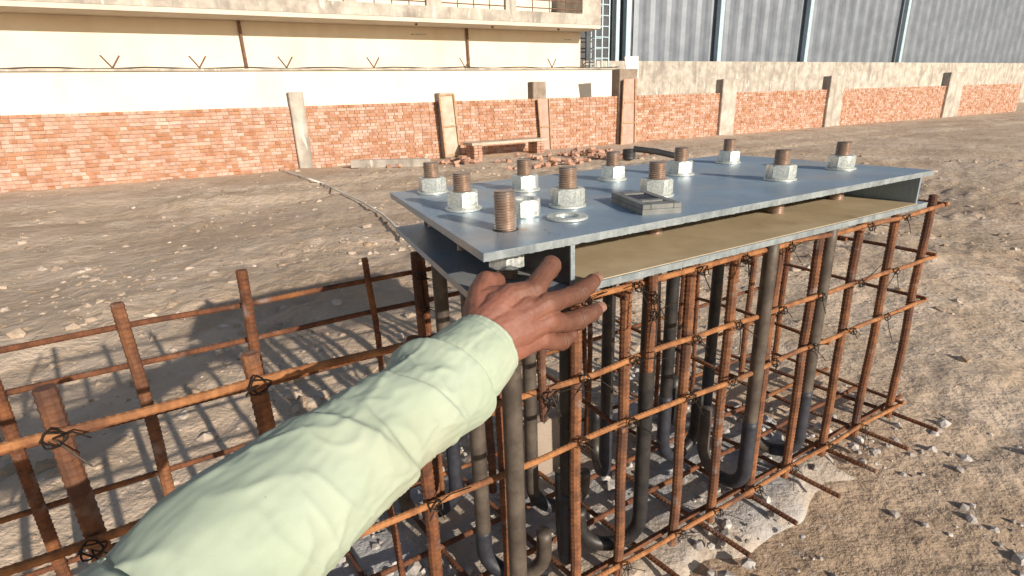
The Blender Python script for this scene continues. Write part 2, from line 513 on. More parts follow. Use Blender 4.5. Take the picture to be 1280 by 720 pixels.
# shutters and pillars along the wall
def quad_board(name, pts, k, thick, m, parent, bev=0.0):
    """a board given by four picture corners, standing in the plane k in front of the wall"""
    bm = bmesh.new()
    f, b = [], []
    for (x, y) in pts:
        s, z = at_k(x, y, k)
        f.append(bm.verts.new(wp(s, k, z)))
        b.append(bm.verts.new(wp(s, k + thick, z)))
    n = len(pts)
    bm.faces.new(f)
    bm.faces.new(b[::-1])
    for i in range(n):
        bm.faces.new((f[i], b[i], b[(i + 1) % n], f[(i + 1) % n]))
    return build(name, bm, m, parent)
def lerp2(a, b, t): return (a[0] + (b[0] - a[0]) * t, a[1] + (b[1] - a[1]) * t)
def shutter(tl, tr, br, bl, k, m, label, cleats=(0.5,)):
    s, z = at_k(bl[0], bl[1], k)
    root = empty('formwork_panel', wp(s, k, z), label, 'formwork panel', 'formwork panels propped on the brick wall')
    quad_board('panel', (tl, tr, br, bl), k, 0.03, m, root)
    e = 0.10
    quad_board('batten', (tl, lerp2(tl, tr, e), lerp2(bl, br, e), bl), k - 0.045, 0.042, M['batten'], root)
    quad_board('batten', (lerp2(tr, tl, e), tr, br, lerp2(br, bl, e)), k - 0.045, 0.042, M['batten'], root)
    for c in cleats:
        a, b = lerp2(tl, bl, c), lerp2(tr, br, c)
        h = 1.0
        quad_board('cleat', ((a[0] + 2.2, a[1] - h), (b[0] - 2.2, b[1] - h), (b[0] - 2.2, b[1] + h), (a[0] + 2.2, a[1] + h)), k - 0.03, 0.026, M['batten'], root)
def pillar(x0, x1, ytop, ybot, k, depth, m, label):
    s0, zt = at_k(x0, ytop, k)
    s1, _ = at_k(x1, ytop, k)
    bm = bmesh.new()
    zb = 0.0
    box(bm, wp((s0 + s1) / 2, k + depth / 2, (zt + zb) / 2), WD * (s1 - s0) / 2, WN * depth / 2, Z * (zt - zb) / 2, 0.02)
    for v in bm.verts: v.co += Vector((noise.noise(v.co * 3), noise.noise(v.co * 3 + Vector((5, 0, 0))), 0)) * 0.02
    return tag(build('wall_pillar', bm, m), label, 'pillar', 'concrete pillars of the brick wall')
pillar(549, 566, 116, 190, -0.16, 0.40, M['oldconc'], 'concrete wall pillar behind the pale leaning formwork panel')
pillar(666, 683, 102, 124, 0.26, 0.32, M['roughconc'], 'bare concrete pillar stub rising above the brick wall behind the bench')
pillar(775, 798, 86, 150, -0.10, 0.40, M['roughconc'], 'tall concrete pillar at the right end of the cream wall')
shutter((548, 117.5), (568, 116.5), (577, 194), (557, 197), -0.24, M['board'], 'pale wooden formwork panel leaning left on the brick wall', (0.02, 0.52, 0.97))
shutter((672, 124), (687.5, 123), (690, 187), (677, 187.5), -0.10, M['pinkboard'], 'narrow pinkish formwork panel behind the end of the bench', (0.55,))
shutter((780, 99), (796, 98), (795, 181), (776, 182), -0.19, M['pinkboard'], 'tall pinkish formwork panel on the right pillar', (0.35, 0.66))
for px in (360, 905, 1040, 1190):
    pillar(px, px + 18, 108 - (px - 600) * 0.03, 150, -0.12, 0.36, M['oldconc'], 'concrete wall pillar farther %s along the brick wall' % ('left' if px < 600 else 'right'))
# bench of a slab on bricks
def bench():
    k = -1.05
    s0, z0 = at_k(590, 181, k)
    s1, z1 = at_k(684, 174, k)
    zt = (z0 + z1) / 2
    s, zb = at_k(596, 200, k)
    g = ground_h(*wp((s0 + s1) / 2, k, 0).xy)
    root = empty('slab_bench', wp((s0 + s1) / 2, k, g), 'low bench of a concrete slab laid on two brick piers', 'bench')
    bm = bmesh.new()
    box(bm, wp((s0 + s1) / 2, k + 0.28, zt), WD * ((s1 - s0) / 2), WN * 0.29, Z * 0.035, 0.008)
    build('slab', bm, M['board'], root)
    for sa, wd in ((s0 + 0.18, 0.13), (s1 - 0.20, 0.13)):
        z = g - 0.04
        c = 0
        while z < zt - 0.045:
            hh = min(0.074, zt - 0.037 - z)
            for j in range(2):
                for q in range(2):
                    bm = bmesh.new()
                    box(bm, wp(sa + (q - 0.5) * 0.125 + random.uniform(-0.006, 0.006), k + 0.14 + j * 0.25, z + hh / 2), WD * 0.058, WN * 0.117, Z * (hh / 2 - 0.003), 0.006)
                    build('brick', bm, M['brick'], root)
            z += hh
bench()
# broken bricks heaps
bm_list = []
def rubble(px, py, n, spread, label):
    p0 = at_z(px, py, 0.06)
    root = empty('brick_heap', p0, label, 'rubble', None)
    for i in range(n):
        q = p0 + WD * random.gauss(0, spread) + WN * random.gauss(0, 0.25)
        q.z = ground_h(q.x, q.y) + 0.03 + random.uniform(0, 0.13) * max(0, 1 - abs((q - p0).dot(WD)) / spread)
        bm = bmesh.new()
        rm = Matrix.Rotation(random.uniform(0, 6.28), 3, 'Z') @ Matrix.Rotation(random.uniform(-0.6, 0.6), 3, 'X') @ Matrix.Rotation(random.uniform(-0.5, 0.5), 3, 'Y')
        L = random.choice((0.12, 0.09, 0.06, 0.05))
        box(bm, q, rm @ Vector((L, 0, 0)), rm @ Vector((0, 0.056, 0)), rm @ Vector((0, 0, 0.037)), 0.008)
        build('brick', bm, M['brick'], root)
rubble(728, 193, 46, 0.42, 'heap of broken red bricks right of the bench')
rubble(580, 203, 14, 0.2, 'few broken bricks at the left foot of the bench')
rubble(655, 199, 10, 0.45, 'scattered brick bats in front of the bench')
rubble(760, 196, 26, 0.7, 'loose brick bats strewn below the tall pinkish formwork panel')
rubble(520, 206, 18, 0.8, 'sparse brick bats along the wall foot beside the concrete post')
rubble(690, 206, 16, 0.9, 'brick fragments spread over the earth well in front of the bench')
# concrete post lying at the left
def post():
    a, b = at_z(440, 205, 0.14), at_z(537, 203, 0.14)
    bm = bmesh.new()
    d = (b - a) / 2
    box(bm, (a + b) / 2, d, d.cross(Z).normalized() * 0.10, Z * 0.09, 0.012)
    tag(build('concrete_post', bm, M['oldconc']), 'grey concrete post lying along the foot of the brick wall', 'post')
post()
# black drum and pipe at the right
def drum():
    c = at_z(786, 199, 0.08)
    pts = [c + Z * z for z in (0, 0.01, 0.07, 0.08, 0.15, 0.16, 0.22, 0.23)]
    bm = bmesh.new()
    tube(bm, pts, [0.13, 0.145, 0.14, 0.15, 0.15, 0.14, 0.145, 0.12], 20)
    tag(build('black_drum', bm, M['black'], smooth=True), 'small black drum standing below the tall pinkish formwork panel', 'drum')
    a, b = at_z(792, 186, 0.5), at_z(850, 196, 0.35)
    bm = bmesh.new()
    tube(bm, [a, a.lerp(b, 0.5) + Z * 0.02, b], 0.055, 12)
    tag(build('black_pipe', bm, M['black'], smooth=True), 'black plastic pipe lying right of the small drum', 'pipe')
drum()
# white rope on the ground
def rope():
    px = [(330, 205), (400, 228), (452, 252), (478, 268), (488, 277), (497, 287), (505, 300)]
    pts = []
    for i in range(len(px) - 1):
        for t in range(8):
            x, y = lerp2(px[i], px[i + 1], t / 8)
            p = at_z(x, y, 0.3)
            for _ in range(6):
                p = at_z(x, y, ground_h(p.x, p.y) + 0.035)
            pts.append(p)
    bm = bmesh.new()
    tube(bm, pts, 0.014, 8)
    tag(build('white_rope', bm, M['rope'], smooth=2), 'thin white rope lying across the bare earth', 'rope')
rope()
# ------------------------------------------------------------------ cream boundary wall behind
K1 = 2.6
def cream_wall():
    s_l, zt = at_k(560, 87.6, K1)
    s_r, _ = at_k(773, 88, K1)
    root = empty('cream_wall', wp(s_r, K1, 0), 'long cream rendered wall standing behind the brick wall', 'wall')
    bm = bmesh.new()
    s_a = -26
    box(bm, wp((s_a + s_r) / 2, K1 + 0.12, zt / 2), WD * (s_r - s_a) / 2, WN * 0.12, Z * zt / 2)
    build('render', bm, M['cream2'], root)
    bm = bmesh.new()
    box(bm, wp((s_a + s_r) / 2, K1 + 0.10, zt + 0.025), WD * (s_r - s_a) / 2, WN * 0.16, Z * 0.025)
    build('coping', bm, M['oldconc'], root)
    for i, px in enumerate((585, 694, 790, 470, 360, 250, 140)):
        s, z = at_k(px, 86, K1 - 0.1)
        e = empty('barbed_wire_bracket', wp(s, K1 + 0.1, zt), 'dark V shaped iron bracket on the cream wall ' + ('below the drain pipe', 'left of the dark shed', 'above the tall pinkish formwork panel', 'just left of the arm', 'farther left', 'well to the left', 'nearest the left edge')[i], 'bracket', 'barbed wire brackets on the cream wall')
        bm = bmesh.new()
        tube(bm, [wp(s, K1 + 0.1, zt), wp(s, K1 + 0.1, zt + 0.10)], 0.02, 6)
        build('post', bm, M['iron'], e)
        for sg in (-1, 1):
            bm = bmesh.new()
            tube(bm, [wp(s, K1 + 0.1, zt + 0.08), wp(s + sg * 0.19, K1 + 0.1 + 0.03 * sg, zt + 0.36)], 0.02, 6)
            build('arm', bm, M['iron'], e)
    pts = [wp(s_a + (s_r - s_a) * t / 60, K1 + 0.02, zt + 0.07 + 0.02 * math.sin(t * 1.7)) for t in range(61)]
    bm = bmesh.new()
    tube(bm, pts, 0.018, 6)
    tag(build('wire', bm, M['wire']), 'dark wire running along the top of the cream wall', 'wire')
    return zt
CW_H = cream_wall()
# ------------------------------------------------------------------ house with the overhanging floor
K2 = 4.0
def house():
    sR, zS = at_k(725.5, 40.5, K2)
    # overhang: front bottom edge seen at (750,29.5)
    ko = K2 - 1.05
    sO, zO = at_k(750.5, 30, ko)
    zsl = (zS + zO) / 2
    root = empty('house', wp(sR, K2, 0), 'cream house with an overhanging upper floor and balcony railings', 'house')
    sa = -30
    bm = bmesh.new()
    box(bm, wp((sa + sR) / 2, K2 + 4, zS / 2), WD * (sR - sa) / 2, WN * 4, Z * zS / 2)
    build('wall', bm, M['cream'], root)
    bm = bmesh.new()
    box(bm, wp((sa + sO) / 2, (ko + K2 + 8.2) / 2, zS + 0.06), WD * (sO - sa) / 2, WN * (K2 + 8.2 - ko) / 2, Z * 0.058)
    build('soffit', bm, M['soffit'], root)
    # parapet
    _, zp = at_k(560, 8.5, ko)
    bm = bmesh.new()
    bh = (zp - zS - 0.12)
    box(bm, wp((sa + sO) / 2, ko + 0.06, zS + 0.12 + bh / 2), WD * ((sO - sa) / 2 + 0.01), WN * 0.075, Z * bh / 2)
    build('parapet', bm, M['oldconc'], root)
    ztop = zp + 0.95
    edges = [728, 751], [632, 645], [533, 552], [430, 446], [330, 346], [215, 235], [95, 115]
    spans = []
    for a, b in edges:
        s0, _ = at_k(a, 5, ko)
        s1, _ = at_k(b, 5, ko)
        if b == 751: s1 = sO + 0.008
        spans.append((s0, s1))
        bm = bmesh.new()
        box(bm, wp((s0 + s1) / 2, ko + 0.06, (zp + ztop) / 2), WD * (s1 - s0) / 2, WN * 0.073, Z * (ztop - zp) / 2)
        build('balcony_pier', bm, M['oldconc'], root)
    bm = bmesh.new()
    box(bm, wp((sa + sO) / 2, ko + 0.06, ztop + 0.06), WD * ((sO - sa) / 2 + 0.02), WN * 0.10, Z * 0.06)
    build('parapet_coping', bm, M['oldconc'], root)
    for i in range(len(spans) - 1):
        s1, s0 = spans[i][0], spans[i + 1][1]
        for zz in (zp + 0.12, zp + 0.36, zp + 0.6):
            bm = bmesh.new()
            tube(bm, [wp(s0, ko + 0.06, zz), wp(s1, ko + 0.06, zz)], 0.018, 6)
            build('rail', bm, M['iron'], root)
        n = 4
        for j in range(1, n):
            s = s0 + (s1 - s0) * j / n
            bm = bmesh.new()
            tube(bm, [wp(s, ko + 0.06, zp), wp(s, ko + 0.06, ztop)], 0.018, 6)
            build('baluster', bm, M['iron'], root)
    bm = bmesh.new()
    box(bm, wp((sa + sO) / 2 - 0.1, K2 + 5, zS + 0.12 + 1.6), WD * ((sO - sa) / 2 - 0.25), WN * 3.4, Z * 1.6)
    build('upper_wall', bm, M['cream'], root)
    # side of parapet
    bm = bmesh.new()
    box(bm, wp(sO - 0.065, (ko + K2 + 5) / 2 + 0.07, zS + 0.12 + (ztop - zS - 0.13) / 2), WD * 0.07, WN * ((K2 + 5 - ko) / 2 - 0.07), Z * (ztop - zS - 0.13) / 2)
    build('side_parapet', bm, M['oldconc'], root)
    for i, px in enumerate((583.5, 300)):
        s0, _ = at_k(px, 40, K2 - 0.06)
        _, zb = at_k(px, 79, K2 - 0.06)
        bm = bmesh.new()
        tube(bm, [wp(s0, K2 - 0.06, zS - 0.01), wp(s0 + 0.04, K2 - 0.06, zb - 2)], 0.045, 10)
        build('drain_pipe', bm, M['iron'], root)
    for px, py in ((521, 22), (617, 26), (700, 31)):
        s0, z0 = at_k(px, py, K2 - 0.8)
        bm = bmesh.new()
        tube(bm, [wp(s0, K2 - 0.7, zS - 0.05), wp(s0, K2 - 0.7, zS + 0.02)], 0.04, 8)
        build('weep_pipe', bm, M['iron'], root)
    for (xa, xb, y) in ((514, 533, 43), (705, 714, 49.5)):
        quadp = ((xa, y - .8), (xb, y - .5), (xb, y + .8), (xa, y + .8))
        quad_board('vent_slot', quadp, K2 - 0.012, 0.01, M['oldconc'], root)
house()
# ------------------------------------------------------------------ dark shed with caged ladder to the right
K3 = 7.5
def shed():
    s0, _ = at_k(700, 60, K3)
    s1, _ = at_k(1420, 60, K3)
    sm, _ = at_k(790, 60, K3)
    root = empty('industrial_shed', wp(sm, K3, 0), 'tall dark steel clad shed right of the cream house', 'shed')
    bm = bmesh.new()
    box(bm, wp((s0 + sm) / 2, K3 + 3, 5), WD * (sm - s0) / 2, WN * 3, Z * 5)
    build('dark_wall', bm, M['dark'], root)
    bm = bmesh.new()
    n = 260
    v0 = []
    for i in range(n + 1):
        s = sm + (s1 - sm) * i / n
        k = K3 - 0.05 - (0.05 if i % 4 in (1, 2) else 0)
        v0.append((bm.verts.new(wp(s, k, 1.0)), bm.verts.new(wp(s, k, 9.5)), bm.verts.new(wp(s, K3 + 6, 1.0)), bm.verts.new(wp(s, K3 + 6, 9.5))))
    for i in range(n):
        a, b = v0[i], v0[i + 1]
        bm.faces.new((a[0], b[0], b[1], a[1]))
        bm.faces.new((a[1], b[1], b[3], a[3]))
        bm.faces.new((a[2], a[3], b[3], b[2]))
    bm.faces.new((v0[0][0], v0[0][1], v0[0][3], v0[0][2]))
    bm.faces.new((v0[-1][0], v0[-1][2], v0[-1][3], v0[-1][1]))
    build('cladding', bm, M['sheet'], root)
    for px, wd in ((771, 0.10), (784.5, 0.14), (900, 0.14), (1010, 0.14), (1130, 0.14)):
        s, _ = at_k(px, 40, K3 - 0.4)
        bm = bmesh.new()
        box(bm, wp(s, K3 - 0.35, 5), WD * wd, WN * 0.12, Z * 5)
        build('column', bm, M['bluesteel'], root)
    # low white plinth wall
    bm = bmesh.new()
    _, zt = at_k(745, 76, K3 - 0.6)
    s0b, _ = at_k(727, 76, K3 - .6)
    s1b, _ = at_k(1400, 76, K3 - .6)
    box(bm, wp((s0b + s1b) / 2, K3 - 0.5, zt / 2), WD * (s1b - s0b) / 2, WN * 0.1, Z * zt / 2)
    build('plinth', bm, M['oldconc'], root)
    # caged ladder
    kl = K3 - 1.3
    lad = empty('caged_ladder', wp(at_k(752, 60, kl)[0], kl, 0), 'pale blue caged steel ladder in front of the dark shed', 'ladder')
    sa, _ = at_k(744, 50, kl)
    sb, _ = at_k(761, 50, kl)
    for s in (sa, (sa + sb) / 2 , sb):
        bm = bmesh.new()
        tube(bm, [wp(s, kl, 0), wp(s, kl, 9)], 0.04, 6)
        build('rail', bm, M['bluesteel'], lad)
    for s in (sa + 0.08, sb - 0.08):
        bm = bmesh.new()
        tube(bm, [wp(s, kl + 0.4, 0), wp(s, kl + 0.4, 9)], 0.03, 6)
        build('rail', bm, M['bluesteel'], lad)
    z = 1.0
    while z < 8.8:
        bm = bmesh.new()
        tube(bm, [wp(sa, kl, z), wp(sb, kl, z), wp(sb - .08, kl + .4, z), wp(sa + .08, kl + .4, z), wp(sa, kl, z)], 0.028, 6)
        build('hoop', bm, M['bluesteel'], lad)
        z += 0.42
    o = quad_board('white_sheet', ((781, 71), (798, 70), (798, 98), (783, 90)), 0.6, 0.03, M['white'], None)
    tag(o, 'plain white board above the tall pinkish formwork panel', 'board')
shed()
# ------------------------------------------------------------------ base plates
ZB = CZ - 0.2182                            # top of the lower plate
T = 0.010
PL_U = 1.02
def jag_plate(name, z, left, m, seed, holes=()):
    """plate with a flame cut front edge; left is the skewed left end (u,v)"""
    bm = bmesh.new()
    rnd = random.Random(seed)
    n = 300
    ft, fb = [], []
    for i in range(n + 1):
        u = 0.0 + PL_U * i / n
        jt = rnd.uniform(-0.0003, 0.0003)
        jb = rnd.uniform(-0.0004, 0.0003) + 0.0007 * noise.noise(Vector((u * 34, seed, 0))) * max(0, 0.4 + noise.noise(Vector((u * 7, seed, 3))))
        ft.append(bm.verts.new(uvz(u, jt, z)))
        fb.append(bm.verts.new(uvz(u, 0.0012 + jt * 1.5 + jb, z - T + jb * 0.9)))
    bl_t, bl_b = bm.verts.new(uvz(left[0], left[1], z)), bm.verts.new(uvz(left[0], left[1], z - T))
    br_t, br_b = bm.verts.new(uvz(PL_U + 0.02, left[1], z)), bm.verts.new(uvz(PL_U + 0.02, left[1], z - T))
    top = bm.faces.new(ft + [br_t, bl_t])
    bot = bm.faces.new(fb[::-1] + [bl_b, br_b])
    for i in range(n):
        f = bm.faces.new((ft[i], fb[i], fb[i + 1], ft[i + 1]))
        f.material_index = 1
    bm.faces.new((ft[-1], fb[-1], br_b, br_t)).material_index = 1
    bm.faces.new((br_t, br_b, bl_b, bl_t))
    bm.faces.new((bl_t, bl_b, fb[0], ft[0]))
    bot.material_index = 2
    return build(name, bm, m, BASE)
BASE = empty('base_plate', uvz(0.5, 0.25, CZ - 0.2282), 'blue grey steel base plate with a second plate below it, set on the anchor bolts', 'base plate')
PM = [M['plate'], M['cut'], M['under']]
jag_plate('top_plate', PLATE_Z, (0.0722, 0.5045), PM, 3)
jag_plate('bottom_plate', ZB, (0.0711, 0.4905), PM, 11)
def webs():
    zm, hz = (ZB + PLATE_Z - T) / 2, (PLATE_Z - T - ZB) / 2 - 0.0005
    bm = bmesh.new()
    box(bm, uvz(0.1255, 0.24, zm), U * 0.003, V * 0.232, Z * hz)
    o = build('stiffener', bm, M['under'], BASE)  # same steel as the plate, painted dark for its shaded face
    bm = bmesh.new()
    box(bm, uvz(0.1255, 0.0065, zm), U * 0.0032, V * 0.0012, Z * hz)
    build('stiffener_edge', bm, M['cut'], BASE)
    bm = bmesh.new()
    box(bm, uvz(0.99, 0.24, zm), U * 0.003, V * 0.232, Z * hz)
    build('stiffener', bm, M['plate'], BASE)
    bm = bmesh.new()
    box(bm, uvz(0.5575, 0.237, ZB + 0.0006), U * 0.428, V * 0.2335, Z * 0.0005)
    build('sunlit_dust_strip', bm, M['tan'], BASE)  # thin sheet: dust and the plate's sunlit tone painted together
webs()
# ------------------------------------------------------------------ anchor bolts
RR = 0.0145
def thread_bm(z0, z1, r=RR, pitch=0.0034, seg=28):
    """helical thread between z0 and z1 (local)"""
    bm = bmesh.new()
    n = int((z1 - z0) / pitch) * 2
    grid = []
    for i in range(n + 1):
        ring = []
        for k in range(seg):
            th = 2 * math.pi * k / seg
            z = z0 + (i / 2) * pitch + pitch * (k / seg)
            z = min(z, z1 - 0.0004)
            rr = r * (1.0 if i % 2 else 0.875)
            if i >= n - 1: rr *= 0.95
            ring.append(bm.verts.new((rr * math.cos(th), rr * math.sin(th), z)))
        grid.append(ring)
    for i in range(n):
        for k in range(seg - 1):
            bm.faces.new((grid[i][k], grid[i][k + 1], grid[i + 1][k + 1], grid[i + 1][k]))
        if i + 2 <= n - 1:
            bm.faces.new((grid[i][seg - 1], grid[i + 2][0], grid[i + 3][0] if i + 3 <= n else grid[i + 2][0], grid[i + 1][seg - 1]) if i + 3 <= n else (grid[i][seg - 1], grid[i + 2][0], grid[i + 1][seg - 1]))
    # end face, slightly domed
    top = [bm.verts.new((r * 0.88 * math.cos(2 * math.pi * k / seg), r * 0.88 * math.sin(2 * math.pi * k / seg), z1)) for k in range(seg)]
    for k in range(seg):
        bm.faces.new((grid[n][k], grid[n][(k + 1) % seg], top[(k + 1) % seg], top[k]))
    bm.faces.new(top)
    bot = [bm.verts.new((r * 0.88 * math.cos(2 * math.pi * k / seg), r * 0.88 * math.sin(2 * math.pi * k / seg), z0)) for k in range(seg)]
    for k in range(seg):
        bm.faces.new((grid[0][(k + 1) % seg], grid[0][k], bot[k], bot[(k + 1) % seg]))
    bm.faces.new(bot[::-1])
    return bm
def nut_bm(r_in=RR, af=0.0455, h=0.0245):
    """hexagon nut with chamfered corners and an open bore"""
    bm = bmesh.new()
    seg = 36
    def hexr(th):
        a = (th % (math.pi / 3)) - math.pi / 6
        return (af / 2) / math.cos(a)
    prof = [(-h / 2, 0.955, True), (-h / 2 + 0.0022, 1.0, False), (h / 2 - 0.0022, 1.0, False), (h / 2, 0.955, True)]
    rings = []
    for z, s, cap in prof:
        ring = []
        for k in range(seg):
            th = 2 * math.pi * k / seg
            rr = hexr(th)
            if cap: rr = min(rr, af / 2 * 1.01)
            ring.append(bm.verts.new((rr * math.cos(th), rr * math.sin(th), z)))
        rings.append(ring)
    inn = [[bm.verts.new((rr * math.cos(2 * math.pi * k / seg), rr * math.sin(2 * math.pi * k / seg), z)) for k in range(seg)]
           for z, rr in ((h / 2, r_in * 1.12), (h / 2 - 0.002, r_in * 0.98), (-h / 2 + 0.002, r_in * 0.98), (-h / 2, r_in * 1.12))]
    loop = rings + inn + [rings[0]]
    for i in range(len(loop) - 1):
        for k in range(seg):
            bm.faces.new((loop[i][k], loop[i][(k + 1) % seg], loop[i + 1][(k + 1) % seg], loop[i + 1][k]))
    return bm
def washer_bm(r0=0.0158, r1=0.0285, h=0.0042):
    bm = bmesh.new()
    seg = 44
    pr = [(r1, -h / 2 + 0.0006), (r1, h / 2 - 0.0008), (r1 - 0.0009, h / 2), (r0 + 0.0007, h / 2), (r0, h / 2 - 0.0006), (r0, -h / 2)]
    rings = [[bm.verts.new((r * math.cos(2 * math.pi * k / seg), r * math.sin(2 * math.pi * k / seg), z)) for k in range(seg)] for r, z in pr]
    rings.append(rings[0])
    for i in range(len(pr)):
        for k in range(seg):
            bm.faces.new((rings[i][k], rings[i][(k + 1) % seg], rings[i + 1][(k + 1) % seg], rings[i + 1][k]))
    return bm
def hook_path(ztop, zbot, ang, rb=0.058, up=0.10):
    pts = [Vector((0, 0, ztop - (ztop - zbot - rb) * t / 14)) for t in range(15)]
    d = Vector((math.cos(ang), math.sin(ang), 0))
    for i in range(1, 15):
        a = math.pi * i / 14
        pts.append(d * (rb - rb * math.cos(a)) + Z * (zbot + rb - rb * math.sin(a)))
    for i in range(1, 4):
        pts.append(d * (2 * rb) + Z * (zbot + rb + up * i / 3))
    return pts
SRC = {}
def anchor(u, v, label, top=0.052, nut=True, hook=None, zbot=CZ - 0.875, nut_rot=0.2, tape=0.2, up=0.10, rb=0.058, below_nut=False, m='rod'):
    base = uvz(u, v, zbot)
    root = empty('anchor_bolt', base, label, 'anchor bolt', 'anchor bolts standing through the base plate')
    zt = PLATE_Z + top - zbot
    zj = ZB - 0.05 - zbot
    o = build('threaded_end', thread_bm(zj, zt), M['thread'], None, smooth=True)
    o.parent = root
    ang = hook if hook is not None else 0
    pts = hook_path(zj, 0.0145, ang, rb, up)
    bm = bmesh.new()
    tube(bm, pts, RR * 0.99, 20)
    o = build('shank', bm, M[m], None, smooth=2)
    o.parent = root
    if tape:
        zs = tape
        pp = [Vector((0, 0, zs))] + [p for p in pts if p.z < zs - 0.001 and (p.xy.length < rb)]
        bm = bmesh.new()
        tube(bm, pp, RR * 1.07, 20)
        o = build('bitumen_sleeve', bm, M['tape'], None, smooth=2)
        o.parent = root
    pz = PLATE_Z - zbot
    def put(kind, fn, z, rot, m):
        if kind not in SRC:
            SRC[kind] = build(kind, fn(), m, None, smooth=True)
            o = SRC[kind]
            o.parent = root
        else: o = share(kind, SRC[kind], root)
        o.location = (0, 0, z)
        o.rotation_euler = (0, 0, rot)
    if nut:
        put('washer', washer_bm, pz + 0.0022, 0, M['zinc'])
        put('nut', nut_bm, pz + 0.0044 + 0.01235, nut_rot, M['zinc'])
    if nut or below_nut:
        put('nut', nut_bm, pz - T - 0.0128 - (0.013 if below_nut else 0), nut_rot + 0.3, M['zinc'])
    return root
uu = math.atan2(U.y, U.x)
vv_ = math.atan2(V.y, V.x)
HP = math.pi / 2
anchor(0.0795, 0.0869, 'nearest anchor bolt, bare threads without a nut, held by the hand', 0.050, False, HP, below_nut=True, tape=0.105, zbot=CZ - 0.90)
anchor(0.101, 0.2505, 'second anchor bolt from the left, zinc nut beside the loose nut', 0.056, True, -0.15, nut_rot=0.55, up=0.05, tape=0.115, zbot=CZ - 0.885)
anchor(0.1336, 0.4441, 'leftmost anchor bolt at the far back corner of the plate', 0.056, True, math.pi + 0.25, nut_rot=0.95, up=0.02, tape=0.20, zbot=CZ - 0.885)
anchor(0.2761, 0.3484, 'anchor bolt at the back, directly behind the loose nut', 0.056, True, 0.05, nut_rot=0.25, up=0.03, tape=0.05, zbot=CZ - 0.885)
anchor(0.2375, 0.1656, 'anchor bolt with nut just behind the loose washer', 0.060, True, HP, nut_rot=0.9, up=0.08, m='rod2', zbot=CZ - 0.885)
anchor(0.4807, 0.3405, 'anchor bolt at the back right, shaded nut, behind the grey bar', 0.056, True, HP + 0.1, nut_rot=0.4, up=0.09, rb=0.048, m='rod2', zbot=CZ - 0.89)
anchor(0.4038, 0.1444, 'anchor bolt close beside the grey cast bar', 0.056, True, math.pi + 0.05, nut_rot=0.7, rb=0.062, up=0.03, m='rod2', tape=0.0, zbot=CZ - 0.885)
anchor(0.63, 0.30, 'anchor bolt on the right half of the plate, toward its back edge', 0.056, True, uu, nut_rot=0.1, m='rod2')
anchor(0.70, 0.12, 'anchor bolt on the right half of the plate, toward its front edge', 0.056, True, vv_, nut_rot=0.6)
anchor(0.87, 0.37, 'rearmost anchor bolt near the right end of the plate', 0.056, True, uu + 3, nut_rot=0.3, m='rod2')
anchor(0.92, 0.13, 'front anchor bolt near the right end of the plate', 0.056, True, vv_ + .4, nut_rot=0.8)
# loose nut and washer, rust stain lives in the plate material
o = build('hex_nut', nut_bm(), M['zinc'], None, smooth=True)
o.location = uvz(0.1465, 0.1490, PLATE_Z + 0.0124)
o.rotation_euler = (0, 0, 0.35)
tag(o, 'loose zinc hex nut lying on the plate behind the bare bolt', 'nut')
o = build('loose_washer', washer_bm(), M['zinc'], None, smooth=True)
o.location = uvz(0.1815, 0.0915, PLATE_Z + 0.0023)
tag(o, 'loose flat washer lying near the front edge of the plate', 'washer')
# dark hole ring round the bare bolt
bm = bmesh.new()
tube(bm, [uvz(0.0795, 0.0869, PLATE_Z - 0.004), uvz(0.0795, 0.0869, PLATE_Z + 0.0005)], 0.0168, 32)
build('bolt_hole', bm, M['black'], BASE)
# grey cast bar with recesses lying on the plate
def castbar():
    a = at_z(764, 252, PLATE_Z)
    a2 = at_z(802, 269, PLATE_Z)
    d = (a2 - a).normalized()
    n = Z.cross(d)
    if n.x < 0: n = -n
    L, Wd, H = 0.120, 0.058, 0.0135
    root = empty('cast_bar', a, 'flat grey cast bar with recesses lying on the plate', 'bar')
    bm = bmesh.new()
    def P(x, y, z): return a + d * x + n * y + Z * z
    box(bm, P(L / 2, Wd / 2, H / 2 - .003), d * L / 2, n * Wd / 2, Z * (H / 2 - .003))
    build('plate', bm, M['grey'], root)
    for (x0, x1, y0, y1) in ((0, L, 0, 0.012), (0, L, Wd - 0.012, Wd), (0, 0.022, 0.0121, Wd - 0.0121), (L - 0.022, L, 0.0121, Wd - 0.0121), (0.075, 0.088, 0.0121, Wd - 0.0121)):
        bm = bmesh.new()
        box(bm, P((x0 + x1) / 2, (y0 + y1) / 2, H - 0.0025), d * (x1 - x0) / 2, n * (y1 - y0) / 2, Z * 0.0036, 0.0008)
        build('rim', bm, M['grey'], root)
    bm = bmesh.new()
    box(bm, P(0.049, Wd / 2, H - 0.0045), d * 0.025, n * 0.018, Z * 0.004, 0.001)
    build('insert', bm, M['tape'], root)
castbar()
# ------------------------------------------------------------------ reinforcement cage
CAGE = empty('rebar_cage', uvz(0.35, 0.34, FLOOR), 'rusty reinforcement cage of ribbed bars standing under the base plate', 'rebar cage')
VF, VB = 0.125, 0.56                        # stirrup planes
U0, U1 = -0.62, 1.42
def bar(name, a, b, r, m='rust', pitch=0.009, wob=0.004):
    bm = bmesh.new()
    ribbed(bm, a, b, r, pitch, 10, wob)
    return build(name, bm, M[m], CAGE, smooth=False)
def vbar(px, ytop, ybot, v, r, m='rust', px2=None, zt=None, zb=None):
    u0, z0 = at_v(px, ytop, v)
    if zt is not None: z0 = zt
    if px2 is None: u1, z1 = u0, (FLOOR + 0.01)
    else: u1, z1 = at_v(px2, ybot, v)
    if zb is not None: z1 = zb
    return bar('rebar', uvz(u1, v, z1), uvz(u0, v, z0), r, m)
zf = [at_v(655, 495, VF)[1], at_v(655, 580, VF)[1]]
